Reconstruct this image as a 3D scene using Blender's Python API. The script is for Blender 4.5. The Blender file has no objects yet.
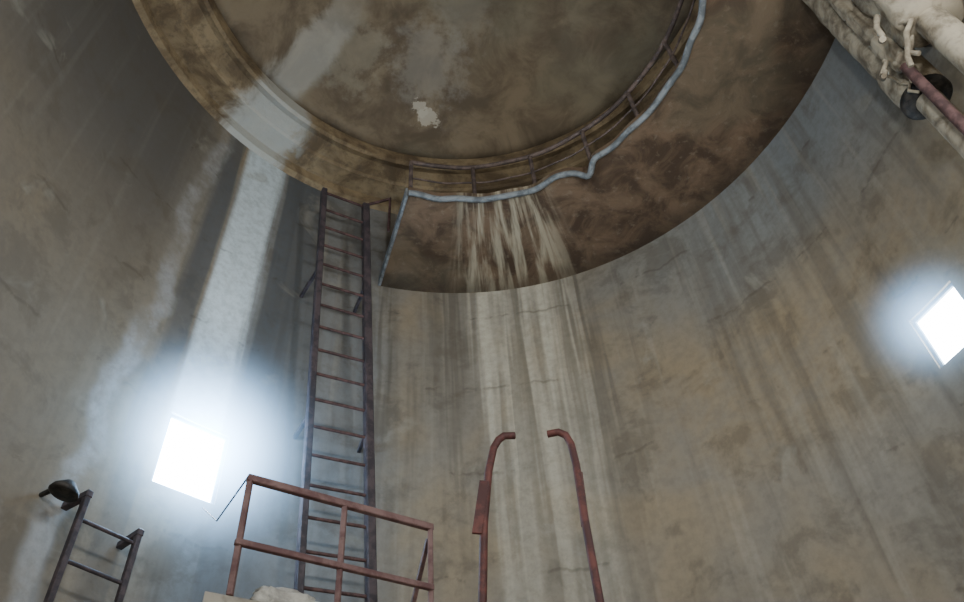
import bpy, bmesh, random
from math import *
from mathutils import Vector, Matrix, noise
random.seed(4)
D=bpy.data
R=3.5; ZF=0.0; ZRING=10.0; ZL=8.39; RL=2.156; ZP=3.36
scene=bpy.context.scene
def link(o,parent=None):
    bpy.context.collection.objects.link(o)
    if parent: o.parent=parent
    return o
def empty(n):
    o=D.objects.new(n,None); return link(o)
def mesh_obj(n,verts,faces,mat=None,parent=None,smooth=False):
    me=D.meshes.new(n); me.from_pydata([tuple(v) for v in verts],[],faces); me.update()
    if mat: me.materials.append(mat)
    if smooth:
        for p in me.polygons: p.use_smooth=True
    return link(D.objects.new(n,me),parent)
def P(az,r,z):
    a=radians(az); return Vector((r*sin(a),r*cos(a),z))
# ---------- node helper
class N:
    def __init__(s,name,rough=.85):
        s.m=D.materials.new(name); s.m.use_nodes=True; s.t=s.m.node_tree
        s.b=s.t.nodes['Principled BSDF']; s.b.inputs['Roughness'].default_value=rough
        s.b.inputs['Specular IOR Level'].default_value=.25
    def n(s,ty,**k):
        x=s.t.nodes.new(ty)
        for a,b in k.items(): setattr(x,a,b)
        return x
    def put(s,sock,v):
        if isinstance(v,bpy.types.NodeSocket): s.t.links.new(v,sock)
        else: sock.default_value=v
    def math(s,op,a,b=0.,c=None,clamp=False):
        x=s.n('ShaderNodeMath',operation=op,use_clamp=clamp); s.put(x.inputs[0],a); s.put(x.inputs[1],b)
        if c is not None: s.put(x.inputs[2],c)
        return x.outputs[0]
    def pos(s):
        return s.n('ShaderNodeNewGeometry').outputs['Position']
    def sep(s,v):
        x=s.n('ShaderNodeSeparateXYZ'); s.put(x.inputs[0],v); return x.outputs
    def comb(s,a,b,c=0.):
        x=s.n('ShaderNodeCombineXYZ'); s.put(x.inputs[0],a);s.put(x.inputs[1],b);s.put(x.inputs[2],c); return x.outputs[0]
    def noise(s,vec,scale,det=4,rough=.55,dist=0.):
        x=s.n('ShaderNodeTexNoise'); s.put(x.inputs['Vector'],vec); x.inputs['Scale'].default_value=scale
        x.inputs['Detail'].default_value=det; x.inputs['Roughness'].default_value=rough; x.inputs['Distortion'].default_value=dist
        return x.outputs['Fac']
    def ramp(s,v,a,b,lo=0.,hi=1.):
        x=s.n('ShaderNodeMapRange'); x.interpolation_type='SMOOTHSTEP'; s.put(x.inputs[0],v)
        x.inputs[1].default_value=a;x.inputs[2].default_value=b;x.inputs[3].default_value=lo;x.inputs[4].default_value=hi
        return x.outputs[0]
    def band(s,v,a0,a1,b1,b0):
        return s.math('MULTIPLY',s.ramp(v,a0,a1),s.ramp(v,b1,b0,1.,0.))
    def mix(s,f,a,b):
        x=s.n('ShaderNodeMix',data_type='RGBA'); s.put(x.inputs[0],f)
        for sock,v in ((x.inputs[6],a),(x.inputs[7],b)):
            s.put(sock,(*v,1) if isinstance(v,tuple) else v)
        return x.outputs[2]
    def col(s,c): s.put(s.b.inputs['Base Color'],(*c,1) if isinstance(c,tuple) else c)
    def bump(s,h,st=.3,d=.02):
        x=s.n('ShaderNodeBump'); x.inputs['Strength'].default_value=st; x.inputs['Distance'].default_value=d
        s.put(x.inputs['Height'],h); s.t.links.new(x.outputs[0],s.b.inputs['Normal'])
M=lambda s,a,b: s.math('MULTIPLY',a,b)
def azz(s):
    p=s.pos(); x,y,z=s.sep(p)[:3]
    az=s.math('MULTIPLY',s.math('ARCTAN2',x,y),180/pi)
    r=s.math('SQRT',s.math('ADD',M(s,x,x),M(s,y,y)))
    return p,az,z,r
# ---------- wall
def wall_material():
    s=N("wall_plaster_mat",.9); p,az,z,r=azz(s)
    u=M(s,az,.0611)
    big=s.noise(p,.55,3,.6,.6); med=s.noise(p,2.2,5,.65,.3); fine=s.noise(p,12,4,.7)
    c=s.mix(s.ramp(big,.38,.62),(.19,.17,.138),(.225,.18,.12))
    c=s.mix(M(s,M(s,s.ramp(z,6.4,8.0),s.ramp(az,12,45)),.7),c,(.155,.175,.18))
    c=s.mix(M(s,s.band(az,-50,-44,-24,-14),.65),c,(.135,.155,.17))
    lowz=s.band(z,4.6,5.6,6.2,7.2)
    c=s.mix(M(s,M(s,lowz,s.ramp(az,5,40)),s.ramp(med,.3,.65,.2,.65)),c,(.24,.17,.085))
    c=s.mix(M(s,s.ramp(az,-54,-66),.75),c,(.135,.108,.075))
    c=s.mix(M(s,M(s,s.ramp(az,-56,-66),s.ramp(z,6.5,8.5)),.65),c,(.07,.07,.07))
    c=s.mix(s.ramp(med,.5,.64,0,.5),c,(.09,.075,.055))
    sv=s.noise(s.comb(M(s,u,3.6),M(s,z,.22)),1.0,4,.6,.1)
    sv2=s.noise(s.comb(M(s,u,8.0),M(s,z,.3),7.),1.0,2,.5,.05)
    cen=s.ramp(az,-62,-40,.3,1.)
    c=s.mix(M(s,s.ramp(sv,.5,.68,0,.5),cen),c,(.09,.075,.055))
    c=s.mix(M(s,s.ramp(sv2,.54,.74,0,.28),cen),c,(.33,.30,.24))
    warp=s.math('ADD',az,s.ramp(sv2,.3,.7,-2.,2.))
    drip=M(s,s.band(warp,-4.5,0,13,19),s.ramp(z,8.6,3.5,1.,.4))
    c=s.mix(M(s,drip,s.ramp(sv2,.36,.6,.25,.85)),c,(.50,.46,.36))
    for a in (-20.,-7.,4.6,13.5,18.):
        dk=M(s,s.band(warp,a-1.8,a-.3,a+.3,a+2.0),s.ramp(z,4.0,8.0,.15,.6))
        c=s.mix(dk,c,(.09,.075,.055))
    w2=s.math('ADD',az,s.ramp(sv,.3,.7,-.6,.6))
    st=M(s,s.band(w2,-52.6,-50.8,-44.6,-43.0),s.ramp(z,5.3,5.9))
    c=s.mix(M(s,st,.92),c,(.54,.61,.63))  # light beam above the left window, painted into the wall colour
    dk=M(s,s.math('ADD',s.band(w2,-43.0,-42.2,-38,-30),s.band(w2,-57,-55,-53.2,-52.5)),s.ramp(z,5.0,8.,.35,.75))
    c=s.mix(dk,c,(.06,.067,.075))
    zig=s.math('ADD',az,s.ramp(s.noise(s.comb(M(s,z,.8),3.),1.,3,.55),.25,.75,-2.5,2.5))
    zig=s.math('ADD',zig,M(s,s.math('SUBTRACT',z,7.),-.6))
    lk=M(s,s.band(zig,-61.5,-59.8,-58.4,-57),s.ramp(med,.35,.6,.15,.75))
    c=s.mix(lk,c,(.29,.29,.28))
    pb=M(s,s.ramp(s.noise(p,1.3,4,.6,.8),.60,.70),s.ramp(med,.4,.6,0.,.4))
    c=s.mix(pb,c,(.30,.28,.23))
    zw=s.math('ADD',z,s.ramp(s.noise(s.comb(u,0.),1.4,4),.3,.7,-.06,.06))
    fr=s.math('FRACT',s.math('DIVIDE',zw,1.06))
    jt=M(s,s.band(fr,.47,.497,.503,.52),s.ramp(med,.5,.6,0.,.4))
    c=s.mix(jt,c,(.06,.05,.035))
    c=s.mix(s.ramp(fine,.35,.7,0,.28),c,(.09,.078,.058))
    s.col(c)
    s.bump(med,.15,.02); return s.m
WALL=wall_material()
def slab_mat():
    s=N("gallery_concrete_mat",.9); p,az,z,r=azz(s)
    med=s.noise(p,2.5,5,.65,.6); fine=s.noise(p,10,4,.7); big=s.noise(p,1.0,2)
    c=s.mix(s.ramp(med,.36,.64),(.062,.04,.025),(.15,.10,.062))
    c=s.mix(s.ramp(fine,.55,.7,0,.35),c,(.22,.18,.13))
    c=s.mix(s.ramp(big,.52,.68,0,.4),c,(.095,.085,.055))
    sv=s.noise(s.comb(M(s,az,.42),M(s,r,.8)),1.,4,.6,.3)
    d=M(s,s.band(az,-10,-1,12,22),s.ramp(sv,.42,.64,0.,.8))
    c=s.mix(d,c,(.44,.39,.28))
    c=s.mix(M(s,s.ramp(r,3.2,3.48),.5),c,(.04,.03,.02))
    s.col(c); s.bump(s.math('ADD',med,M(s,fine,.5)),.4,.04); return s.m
SLAB=slab_mat()
def dome_mat():
    s=N("dome_concrete_mat",.9); p,az,z,r=azz(s)
    med=s.noise(p,1.6,5,.65,.5); fine=s.noise(p,5,5,.65); big=s.noise(p,.7,3)
    c=s.mix(s.ramp(med,.35,.65),(.095,.072,.047),(.18,.14,.09))
    c=s.mix(s.ramp(big,.5,.65,0,.5),c,(.14,.125,.085))
    c=s.mix(s.ramp(fine,.52,.7,0,.3),c,(.07,.052,.032))
    def spot(cx,cy,rad,k,colr,w=.35,soft=.5):
        nonlocal c
        x,y,_=s.sep(p)[:3]
        dx=s.math('SUBTRACT',x,cx);dy=s.math('SUBTRACT',y,cy)
        d=s.math('SQRT',s.math('ADD',M(s,dx,dx),M(s,dy,dy)))
        d=s.math('ADD',d,s.ramp(fine,.25,.75,-w*rad*1.6,w*rad*1.6))
        c=s.mix(s.ramp(d,rad*(1+soft),rad*(1-soft),0.,k),c,colr)
    spot(-.5,1.75,.42,.4,(.28,.26,.22))
    spot(-.05,1.2,.35,.3,(.24,.22,.18))
    spot(-1.4,1.5,.35,.35,(.30,.27,.2))
    spot(-.60,2.33,.10,.75,(.42,.38,.30),.7,.2)
    spot(-.66,2.2,.07,.75,(.42,.38,.30),.8,.2)
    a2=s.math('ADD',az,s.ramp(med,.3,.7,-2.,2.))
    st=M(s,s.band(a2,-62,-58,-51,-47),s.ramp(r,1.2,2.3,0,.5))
    c=s.mix(st,c,(.40,.39,.34))  # same light beam painted on over the dome edge
    s.col(c); s.bump(s.math('ADD',med,M(s,fine,.4)),.3,.05); return s.m
DOME=dome_mat()
def ring_mat():
    s=N("ring_beam_mat",.85); p,az,z,r=azz(s)
    med=s.noise(p,2.4,5,.65,.6); fine=s.noise(p,9,4,.7)
    c=s.mix(s.ramp(med,.35,.65),(.10,.07,.04),(.25,.185,.105))
    c=s.mix(s.ramp(fine,.5,.68,0,.5),c,(.08,.06,.04))
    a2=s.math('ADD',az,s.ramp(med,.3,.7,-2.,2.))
    c=s.mix(M(s,s.band(a2,-62,-57,-47,-43),.8),c,(.38,.38,.34))  # light beam painted across the ring colour
    s.col(c); s.bump(s.math('ADD',med,fine),.4,.04); return s.m
RING=ring_mat()
def simple(name,c1,c2,scale=8,rough=.7,metal=0.,bump=.3,lo=.4,hi=.62,emi=None):
    s=N(name,rough); p=s.pos(); f=s.noise(p,scale,4,.65,.3)
    s.col(s.mix(s.ramp(f,lo,hi),c1,c2)); s.b.inputs['Metallic'].default_value=metal
    s.bump(f,bump,.01); return s.m
RUST=simple("rusty_steel_mat",(.05,.028,.026),(.10,.055,.05),12,.65)
REDRAIL=simple("red_oxide_rail_mat",(.05,.02,.018),(.105,.036,.029),7,.6)
GALRAIL=simple("gallery_rail_mat",(.06,.045,.04),(.13,.095,.08),9,.7)
LANDRAIL=simple("landing_rail_mat",(.075,.036,.034),(.135,.08,.072),6,.6)
DARKST=simple("dark_steel_mat",(.035,.03,.034),(.07,.053,.056),10,.6)
GREYPIPE=simple("grey_paint_pipe_mat",(.10,.11,.115),(.20,.215,.22),7,.75)
WRAP=simple("pipe_insulation_mat",(.10,.08,.055),(.30,.26,.19),5,.95,bump=.6,lo=.33,hi=.62)
BLACK=simple("black_flange_mat",(.012,.012,.012),(.04,.035,.03),14,.6)
CONC=simple("floor_concrete_mat",(.14,.125,.10),(.26,.24,.20),4,.95)
SACK=simple("lime_sack_mat",(.20,.19,.17),(.34,.33,.29),8,.9)
WOOD=simple("window_frame_mat",(.13,.17,.20),(.25,.30,.33),12,.7)
def glass():
    m=D.materials.new("bright_window_glass_mat"); m.use_nodes=True; t=m.node_tree
    b=t.nodes['Principled BSDF']; b.inputs['Base Color'].default_value=(.8,.9,1,1)
    b.inputs['Emission Color'].default_value=(.86,.94,1,1); b.inputs['Emission Strength'].default_value=32
    return m
GLASS=glass()
def glow_mat(name,k,pw):  # emission-only volume: a painted halo round a window, no actual dust
    m=D.materials.new(name); m.use_nodes=True; t=m.node_tree; t.nodes.remove(t.nodes['Principled BSDF'])
    out=[n for n in t.nodes if n.type=='OUTPUT_MATERIAL'][0]
    tc=t.nodes.new('ShaderNodeTexCoord'); ln=t.nodes.new('ShaderNodeVectorMath'); ln.operation='LENGTH'
    t.links.new(tc.outputs['Object'],ln.inputs[0])
    a=t.nodes.new('ShaderNodeMath'); a.operation='SUBTRACT'; a.use_clamp=True; a.inputs[0].default_value=1; t.links.new(ln.outputs['Value'],a.inputs[1])
    b=t.nodes.new('ShaderNodeMath'); b.operation='POWER'; t.links.new(a.outputs[0],b.inputs[0]); b.inputs[1].default_value=pw
    c=t.nodes.new('ShaderNodeMath'); c.operation='MULTIPLY'; t.links.new(b.outputs[0],c.inputs[0]); c.inputs[1].default_value=k
    e=t.nodes.new('ShaderNodeEmission'); e.inputs[0].default_value=(.34,.62,1,1); t.links.new(c.outputs[0],e.inputs[1])
    t.links.new(e.outputs[0],out.inputs['Volume']); return m
GLOW1=glow_mat("dusty_air_bright_mat",85.,5.6); GLOW2=glow_mat("dusty_air_mat",22.,4.2)
# windows (az0,az1,z0,z1)
WINS=[(-51.4,-42.4,5.12,5.80),(63.7,70.8,5.08,5.56),(128,136,5.1,5.75),(-132,-124,5.1,5.75),(176,184,5.1,5.75)]  # last three are unseen, added to bring in fill light
ADDED_DOOR=(150,166,0.0,2.05)  # unseen opening, added for even fill from below
def build_wall():
    azs=set(round(-180+3*i,3) for i in range(120)); zs=set([0,1,2,3,4,6,7,8,9,10,10.35])
    for w in WINS+[ADDED_DOOR]:
        for a in w[:2]:
            a2=a if a<180 else a-360
            azs.add(round(a2,3))
        zs.add(w[2]);zs.add(w[3])
    azs=sorted(azs); zs=sorted(zs); na=len(azs); nz=len(zs)
    def hole(a,z):
        for w in WINS+[ADDED_DOOR]:
            for aa in (a,a+360):
                if w[0]<aa<w[1] and w[2]<z<w[3]: return True
        return False
    V=[];Fc=[];RO=R+.3
    for r in (R,RO):
        for z in zs:
            for a in azs: V.append(P(a,r,z))
    idx=lambda k,j,i:k*na*nz+j*na+i%na
    H={}
    for j in range(nz-1):
        for i in range(na):
            a1=azs[(i+1)%na]+(360 if i==na-1 else 0)
            H[i,j]=hole((azs[i]+a1)/2,(zs[j]+zs[j+1])/2)
    for (i,j),h in H.items():
        if h:
            for (ni,nj,e) in (((i-1)%na,j,'l'),((i+1)%na,j,'r'),(i,j-1,'b'),(i,j+1,'t')):
                if not H.get((ni,nj),False):
                    if e=='l': q=[(j,i),(j+1,i)]
                    if e=='r': q=[(j+1,i+1),(j,i+1)]
                    if e=='b': q=[(j,i+1),(j,i)]
                    if e=='t': q=[(j+1,i),(j+1,i+1)]
                    Fc.append([idx(0,*q[0]),idx(0,*q[1]),idx(1,*q[1]),idx(1,*q[0])])
        else:
            Fc.append([idx(0,j,i),idx(0,j+1,i),idx(0,j+1,i+1),idx(0,j,i+1)])
            Fc.append([idx(1,j,i),idx(1,j,i+1),idx(1,j+1,i+1),idx(1,j+1,i)])
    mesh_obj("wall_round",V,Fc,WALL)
build_wall()
def lathe(prof,a0,a1,step,name,mat,parent=None,closed=True,smooth=False,capped=True):
    n=max(2,int(round((a1-a0)/step))); full=abs(a1-a0-360)<1e-6
    V=[];F=[];m=len(prof)
    cnt=n if full else n+1
    for i in range(cnt):
        a=a0+(a1-a0)*i/n
        for r,z in prof: V.append(P(a,r,z))
    for i in range(n):
        i2=(i+1)%cnt
        for k in range(m if closed else m-1):
            k2=(k+1)%m
            F.append([i*m+k,i*m+k2,i2*m+k2,i2*m+k])
    if closed and not full and capped:
        F.append(list(range(m))[::-1]); F.append([ (cnt-1)*m+k for k in range(m)])
    o=mesh_obj(name,V,F,mat,parent,smooth)
    bm=bmesh.new(); bm.from_mesh(o.data); bmesh.ops.recalc_face_normals(bm,faces=bm.faces); bm.to_mesh(o.data); bm.free()
    return o
lathe([(0.001,-.15),(R+.3,-.15),(R+.3,0),(0.001,0)],-180,180,6,"floor",CONC)
prof=[]
R2=2.80; rise=1.1; Rs=(R2*R2+rise*rise)/(2*rise); zc=ZRING+.22+rise-Rs
for i in range(25):
    r=R2*(1-i/24)+.001; prof.append((r,zc+sqrt(Rs*Rs-r*r)))
prof2=[(r,z+.15) for r,z in reversed(prof)]
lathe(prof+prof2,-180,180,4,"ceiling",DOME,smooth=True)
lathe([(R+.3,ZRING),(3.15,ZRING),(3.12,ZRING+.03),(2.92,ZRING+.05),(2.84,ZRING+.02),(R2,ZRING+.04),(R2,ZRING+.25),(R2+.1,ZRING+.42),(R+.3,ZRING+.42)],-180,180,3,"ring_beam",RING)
lathe([(R+.02,ZRING-.16),(R-.07,ZRING-.12),(R-.09,ZRING+.01),(R+.02,ZRING+.01)],-180,180,3,"trim_1",RING)
# --------- gallery
gal=empty("circular_gallery")
def edge_r(az):
    r=RL+.012*sin(az*.11)+.01*sin(az*.47+1)
    r+=.09*exp(-((az-31)/2.4)**2)
    r-=.04*exp(-((az-23)/5)**2)
    return r
def bay(name,a0,a1,n,ro_,ri=None):
    V=[];F=[]
    for i in range(n+1):
        a=a0+(a1-a0)*i/n
        re=edge_r(a)
        V+= [P(a,re,ZL),P(a,ro_,ZL),P(a,ro_,ZL+.14),P(a,re,ZL+.14)]
    for i in range(n):
        for k in range(4):
            F.append([i*4+k,i*4+(k+1)%4,(i+1)*4+(k+1)%4,(i+1)*4+k])
    F.append([0,1,2,3]);F.append([n*4+k for k in (3,2,1,0)])
    g=mesh_obj(name,V,F,SLAB,gal)
    bm=bmesh.new(); bm.from_mesh(g.data); bmesh.ops.recalc_face_normals(bm,faces=bm.faces); bm.to_mesh(g.data); bm.free()
bay("slab",-21,86.0,170,R+.02)
bay("slab_bridge",86.0,101,14,2.78)
bay("slab_far",101,155,50,R+.02)
def tube(name,pts,rad,mat,parent=None,res=3):
    cu=D.curves.new(name,'CURVE'); cu.dimensions='3D'; cu.bevel_depth=rad; cu.bevel_resolution=res; cu.use_fill_caps=True
    sp=cu.splines.new('POLY'); sp.points.add(len(pts)-1)
    for q,p in zip(sp.points,pts): q.co=(*p,1)
    cu.materials.append(mat); o=D.objects.new(name,cu)
    link(o)
    dg=bpy.context.evaluated_depsgraph_get(); me=D.meshes.new_from_object(o.evaluated_get(dg)); me.name=name
    D.objects.remove(o); 
    for p in me.polygons: p.use_smooth=True
    return link(D.objects.new(name,me),parent)
def box(name,a,b,w,h,mat,parent=None,up=Vector((0,0,1))):
    a=Vector(a);b=Vector(b);d=(b-a).normalized()
    sd=d.cross(up)
    if sd.length<1e-3: sd=d.cross(Vector((0,1,0)))
    sd.normalize(); u=sd.cross(d).normalized()
    V=[]
    for p in (a,b):
        for i,j in ((-1,-1),(1,-1),(1,1),(-1,1)): V.append(p+sd*w/2*i+u*h/2*j)
    F=[[0,1,2,3],[7,6,5,4],[0,4,5,1],[1,5,6,2],[2,6,7,3],[3,7,4,0]]
    o=mesh_obj(name,V,F,mat,parent)
    bm=bmesh.new(); bm.from_mesh(o.data); bmesh.ops.recalc_face_normals(bm,faces=bm.faces)
    bmesh.ops.bevel(bm,geom=bm.edges[:],offset=min(w,h)*.12,segments=1,affect='EDGES'); bm.to_mesh(o.data); bm.free()
    return o
pts=[]
for i in range(240):
    a=-21+176*i/239; z=ZL+.005-.07*exp(-((a-31.5)/2.0)**2)+.006*sin(a*.6)
    pts.append(P(a,edge_r(a)-.015,z))
tube("edge_pipe",pts,.033,GREYPIPE,gal)
box("end_beam",P(-21.2,RL,ZL+.06),P(-21.2,R-.01,ZL+.06),.03,.15,GREYPIPE,gal)
rail=empty("gallery_railing")
tube("top_rail",[P(-20+173*i/120,RL+.03,9.09+.008*sin(i*.4)) for i in range(121)],.026,GALRAIL,rail)
tube("mid_rail",[P(-20+173*i/120,RL+.035,8.78+.008*sin(i*.7)) for i in range(121)],.011,GALRAIL,rail)
k=0
for a in [-20,-1.5,16,33,50,67,84,101,118,135,152]:
    k+=1; tube("post_%d"%k,[P(a,RL+.045,ZL+.141),P(a,RL+.03,9.09)],.024,GALRAIL,rail)
# --------- main ladder
lad=empty("steel_ladder")
TL=Vector((-1.80,2.34,9.1));TR=Vector((-1.36,2.60,9.1));BL=Vector((-1.63,2.75,4.38));BR=Vector((-1.12,3.0,4.38))
zb=ZP+.01
BL=BL+(BL-TL)*((4.38-zb)/4.72);BR=BR+(BR-TR)*((4.38-zb)/4.72)
nrm=((TR-TL).normalized()).cross((BL-TL).normalized())
box("stile_1",TL,BL,.06,.085,DARKST,lad,up=nrm); box("stile_2",TR,BR,.08,.085,DARKST,lad,up=nrm)
L=(TL-BL).length; cnt=int(L/.29)
for i in range(cnt+1):
    t=1-(i*.29+.04)/L
    if t<0.02: break
    tube("rung_%d"%(i+1),[BL.lerp(TL,t),BR.lerp(TR,t)],.015,RUST,lad)
for i,t in enumerate((.12,.46,.78)):
    for j,(b,tt) in enumerate(((BL,TL),(BR,TR))):
        p=b.lerp(tt,t)
        d=Vector((p.x,p.y,0)).normalized(); e=Vector((d.x*(R-.005),d.y*(R-.005),p.z))
        box("bracket_%d_%d"%(i,j),p,e,.035,.04,DARKST,lad)
tube("top_hook",[TR,TR+Vector((.12,-.02,0)),P(-22.6,2.75,9.1),P(-22.6,2.75,ZL+.1)],.018,RUST,lad)
# --------- lower platform
q0=P(-42,R-.01,0)
edge=[(q0.x,q0.y),(-1.47,.62),(-.44,1.30),(-.34,1.52),(.62,1.52),(.8,1.5),(2.95,1.82)]
aL=-42.;aR=degrees(atan2(2.95,1.82))
pp=[Vector((x,y)) for x,y in edge]; nA=50
for i in range(nA):
    a=aR+(aL-aR)*i/nA; pp.append(Vector(((R-.01)*sin(radians(a)),(R-.01)*cos(radians(a)))))
n=len(pp)
V=[(p.x,p.y,ZP-.14) for p in pp]+[(p.x,p.y,ZP) for p in pp]
F=[list(range(n)),list(range(2*n-1,n-1,-1))]+[[i,i+n,(i+1)%n+n,(i+1)%n] for i in range(n)]
pl=mesh_obj("landing_platform",V,F,CONC)
bm=bmesh.new(); bm.from_mesh(pl.data); bmesh.ops.recalc_face_normals(bm,faces=bm.faces); bm.to_mesh(pl.data); bm.free()
lr=empty("landing_railing")
A=Vector((-1.39,.66,4.0));B=Vector((-.47,1.31,4.0)); d3=Vector((0,0,-.37))
box("top_rail",A,B,.035,.042,LANDRAIL,lr); box("mid_rail",A+d3,B+d3,.03,.033,LANDRAIL,lr)
for i,t in enumerate((.015,.5,.985)):
    p=A.lerp(B,t); box("post_%d"%(i+1),(p.x,p.y+.02,ZP+.003),(p.x,p.y,4.0),.03,.03,LANDRAIL,lr)
box("brace",B+Vector((-.03,.03,-.05)),(B.x-.22,B.y+.3,ZP+.02),.025,.025,RUST,lr)
tube("wire",[P(-44,R-.02,5.05),Vector((-1.9,1.6,4.35)),A],.005,DARKST,lr)
def sack(name,c,sx,sy,sz,ang):
    bm=bmesh.new(); bmesh.ops.create_icosphere(bm,subdivisions=4,radius=1)
    for v in bm.verts:
        q=v.co.copy(); f=lambda t,e:copysign(abs(t)**e,t)
        w=Vector((f(q.x,.6)*sx,f(q.y,.6)*sy,f(q.z,.8)*sz))
        w*=1+.22*noise.noise(q*2.3+Vector((3,1,2)))+.12*noise.noise(q*7)
        w.z=max(w.z,-sz*.8); v.co=w
    me=D.meshes.new(name); bm.to_mesh(me); bm.free(); me.materials.append(SACK)
    for p in me.polygons: p.use_smooth=True
    o=D.objects.new(name,me); o.location=c; o.rotation_euler=(0,0,ang); link(o); return o
sack("lime_sack",(-1.19,.96,ZP+.058),.17,.10,.07,.6)
# access ladder handrails
al=empty("access_ladder")
Lp=[(-.26,1.4,0.02),(-.24,1.4,3.1),(-.205,1.4,3.58),(-.17,1.4,4.05),(-.12,1.4,4.42),(-.075,1.4,4.60),(-.04,1.4,4.66),(0.0,1.4,4.69),(.07,1.42,4.70)]
Rp=[(.47,1.4,0.02),(.455,1.4,3.1),(.44,1.4,3.53),(.435,1.4,4.05),(.44,1.4,4.42),(.43,1.4,4.58),(.405,1.4,4.655),(.36,1.4,4.685),(.29,1.42,4.69)]
tube("stile_1",Lp,.025,REDRAIL,al,4); tube("stile_2",Rp,.025,REDRAIL,al,4)
box("plate_1",(-.215,1.38,3.98),(-.15,1.38,4.34),.02,.06,REDRAIL,al,up=Vector((1,0,0)))
box("plate_2",(.435,1.43,4.0),(.45,1.43,4.38),.02,.05,REDRAIL,al,up=Vector((1,0,0)))
for i in range(10):
    z=.3+i*.29; tube("rung_%d"%(i+1),[(-.25,1.4,z),(.46,1.4,z)],.014,REDRAIL,al)
# --------- side ladder at left wall
sl=empty("wall_ladder")
rl=3.25
for i,(a,zt) in enumerate(((-52.8,4.56),(-60.5,4.66))):
    box("stile_%d"%(i+1),P(a,rl,0.01),P(a,rl,zt),.04,.05,DARKST,sl,up=P(a,1,0))
    box("top_bracket_%d"%(i+1),P(a,rl-.03,zt-.03),P(a,R-.01,zt-.03),.05,.05,DARKST,sl)
for i in range(15):
    z=4.45-i*.29
    tube("rung_%d"%(i+1),[P(-52.8,rl,z),P(-60.5,rl,z)],.014,DARKST,sl)
# lamp
wl=empty("wall_lamp")
def lathe_axis(name,prof,origin,axis,mat,parent,seg=20):
    axis=Vector(axis).normalized(); t=axis.orthogonal().normalized(); b=axis.cross(t)
    V=[];F=[]
    for r,h in prof:
        for i in range(seg):
            q=2*pi*i/seg; V.append(Vector(origin)+axis*h+(t*cos(q)+b*sin(q))*r)
    for j in range(len(prof)-1):
        for i in range(seg):
            F.append([j*seg+i,j*seg+(i+1)%seg,(j+1)*seg+(i+1)%seg,(j+1)*seg+i])
    F.append(list(range(seg))[::-1]);F.append([(len(prof)-1)*seg+i for i in range(seg)])
    o=mesh_obj(name,V,F,mat,parent,True); return o
lp=P(-63.5,3.2,4.56)
lathe_axis("shade",[(.03,-.0),(.05,.02),(.09,.06),(.10,.09),(.085,.095)],lp+Vector((0,0,.06)),(-.2,-.1,-1),BLACK,wl)
tube("arm",[lp+Vector((0,0,.05)),P(-63.5,3.35,4.63),P(-63.5,R-.01,4.63)],.018,BLACK,wl)
# --------- vertical pipes at right
def rough_pipe(name,x,y,z0,z1,r,mat,parent,amp,seed=0,seg=28):
    V=[];F=[];nz=int((z1-z0)/.04)
    for j in range(nz+1):
        z=z0+(z1-z0)*j/nz
        for i in range(seg):
            q=2*pi*i/seg
            v=Vector((cos(q)*1.2+seed,sin(q)*1.2,z*2.2))
            rr=r+amp*noise.noise(v)+amp*.5*noise.noise(v*3.1)
            rr-= .02*(1 if (j%11==0) else 0)
            V.append((x+cos(q)*rr,y+sin(q)*rr,z))
    for j in range(nz):
        for i in range(seg): F.append([j*seg+i,j*seg+(i+1)%seg,(j+1)*seg+(i+1)%seg,(j+1)*seg+i])
    F.append(list(range(seg))[::-1]);F.append([nz*seg+i for i in range(seg)])
    return mesh_obj(name,V,F,mat,parent,True)
pipes=empty("insulated_pipes")
px,py=3.07,.03
rough_pipe("pipe_wrap_1",px,py,6.25,9.8,.16,WRAP,pipes,.02,1)
tube("pipe_core_1",[(px,py,0.02),(px,py,6.3)],.085,WRAP,pipes,6)
lathe_axis("flange_1",[(.09,0),(.15,.0),(.165,.02),(.165,.06),(.10,.07)],(px,py,6.18),(0,0,1),BLACK,pipes,28)
rough_pipe("pipe_wrap_2",3.0,-.46,6.35,9.8,.21,WRAP,pipes,.05,5)
tube("pipe_core_2",[(3.0,-.46,0.02),(3.0,-.46,6.4)],.10,WRAP,pipes,6)
rough_pipe("pipe_wrap_3",2.90,-.17,6.3,9.8,.06,WRAP,pipes,.03,9)
tube("pipe_core_3",[(2.90,-.17,0.02),(2.90,-.17,6.4)],.035,RUST,pipes,6)
for i in range(9):
    z=6.4+random.random()*1.2; x=2.90+random.uniform(-.1,.1); y=-.28+random.uniform(-.25,.25)
    pts=[Vector((x,y,z))]
    for k in range(6): pts.append(pts[-1]+Vector((random.uniform(-.05,.04),random.uniform(-.06,.06),-.06)))
    tube("torn_strip_%d"%(i+1),pts,.010+random.random()*.013,WRAP,pipes,2)
for i,z in enumerate((7.0,7.9)):
    box("clamp_%d"%(i+1),(px,py,z),(R-.01,py*1.1,z),.04,.05,BLACK,pipes)
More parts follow.
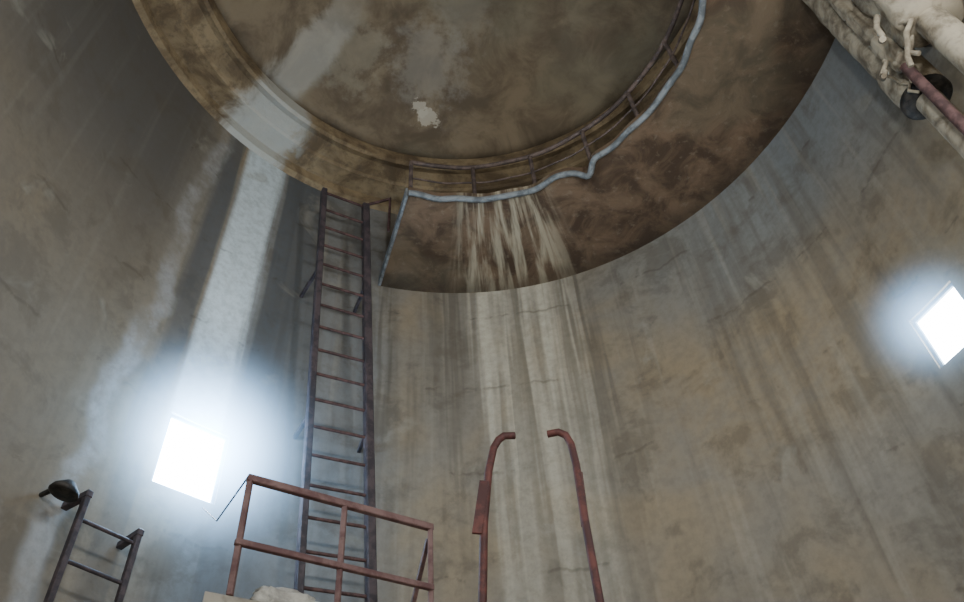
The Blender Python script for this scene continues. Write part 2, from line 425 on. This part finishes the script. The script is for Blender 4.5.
# --------- windows + lights
def area(name,loc,aim,sx,sy,power,col):
    l=D.lights.new(name,'AREA'); l.shape='RECTANGLE'; l.size=sx; l.size_y=sy; l.energy=power; l.color=col
    o=D.objects.new(name,l); o.location=loc; o.rotation_euler=(Vector(aim)-Vector(loc)).to_track_quat('-Z','Y').to_euler(); link(o); return o
for i,w in enumerate(WINS):
    e=empty("window_%d"%(i+1)); a0,a1,z0,z1=w; rr=R+.06  # window_3 onward are the added unseen windows
    mesh_obj("glass",[P(a0,rr,z0),P(a1,rr,z0),P(a1,rr,z1),P(a0,rr,z1)],[[0,1,2,3]],GLASS,e)
    m=(a0+a1)/2; rf=R+.04
    c=[P(a0+.2,rf,z0+.012),P(a1-.2,rf,z0+.012),P(a1-.2,rf,z1-.012),P(a0+.2,rf,z1-.012)]
    for k in range(4): box("frame_%d"%(k+1),c[k],c[(k+1)%4],.025,.025,WOOD,e,up=P(m,1,0))
    if i<2:
        me=D.meshes.new("dusty_air"); b2=bmesh.new(); bmesh.ops.create_icosphere(b2,subdivisions=3,radius=1); b2.to_mesh(me); b2.free(); me.materials.append(GLOW1 if i==0 else GLOW2)
        o=D.objects.new("dusty_air",me); o.location=P(m,R-.1,(z0+z1)/2); o.scale=(1.35,)*3 if i==0 else (.65,)*3; link(o,e)  # added glow ball standing in for the window's bloom
    if i>1: area("window_daylight",P(m,R-.02,(z0+z1)/2),(0,0,7.0),.4,.5,[0,0,115,65,115][i],(.93,.96,.98))  # fill lights at the added unseen windows
for i,(a,z,pw) in enumerate(((-46.9,5.46,22),(67,5.32,4))):
    l=D.lights.new("window_glare","POINT"); l.energy=pw; l.color=(.5,.72,1); l.shadow_soft_size=.12  # added point lamp, brightens the wall around the window as a halo
    o=D.objects.new("window_glare_lamp",l); o.location=P(a,R-.2,z); link(o)
# added spot, no such source: lights the pale strip above the left window
l=D.lights.new("sill_bounce","SPOT"); l.energy=160; l.color=(.72,.86,1); l.spot_size=radians(26); l.spot_blend=.8; l.shadow_soft_size=.08
o=D.objects.new("sill_bounce_lamp",l); o.location=P(-47.2,R-.42,5.6); link(o)
o.rotation_euler=(P(-48,R+.0,8.6)-o.location).to_track_quat('-Z','Y').to_euler()
area("doorway_daylight",P(158,R-.05,1.2),(0,0,6),1.0,1.8,150,(1,.93,.80))  # fill light at the added unseen doorway
wd=D.worlds.new("sky"); scene.world=wd; wd.use_nodes=True
wd.node_tree.nodes['Background'].inputs[0].default_value=(.75,.87,1,1); wd.node_tree.nodes['Background'].inputs[1].default_value=2.0
# --------- camera
pi_,ro=.816,-.0807
Fv=Vector((0,cos(pi_),sin(pi_)));U0=Vector((0,-sin(pi_),cos(pi_)));R0=Vector((1,0,0))
Rv=R0*cos(ro)+U0*sin(ro);Uv=-R0*sin(ro)+U0*cos(ro)
cd=D.cameras.new("camera"); cd.sensor_width=36; cd.lens=769/964*36; cd.clip_start=.02
co=D.objects.new("camera",cd); link(co)
m=Matrix((Rv,Uv,-Fv)).transposed().to_4x4(); m.translation=Vector((-.0735,-2.744,1.6)); co.matrix_world=m
scene.camera=co
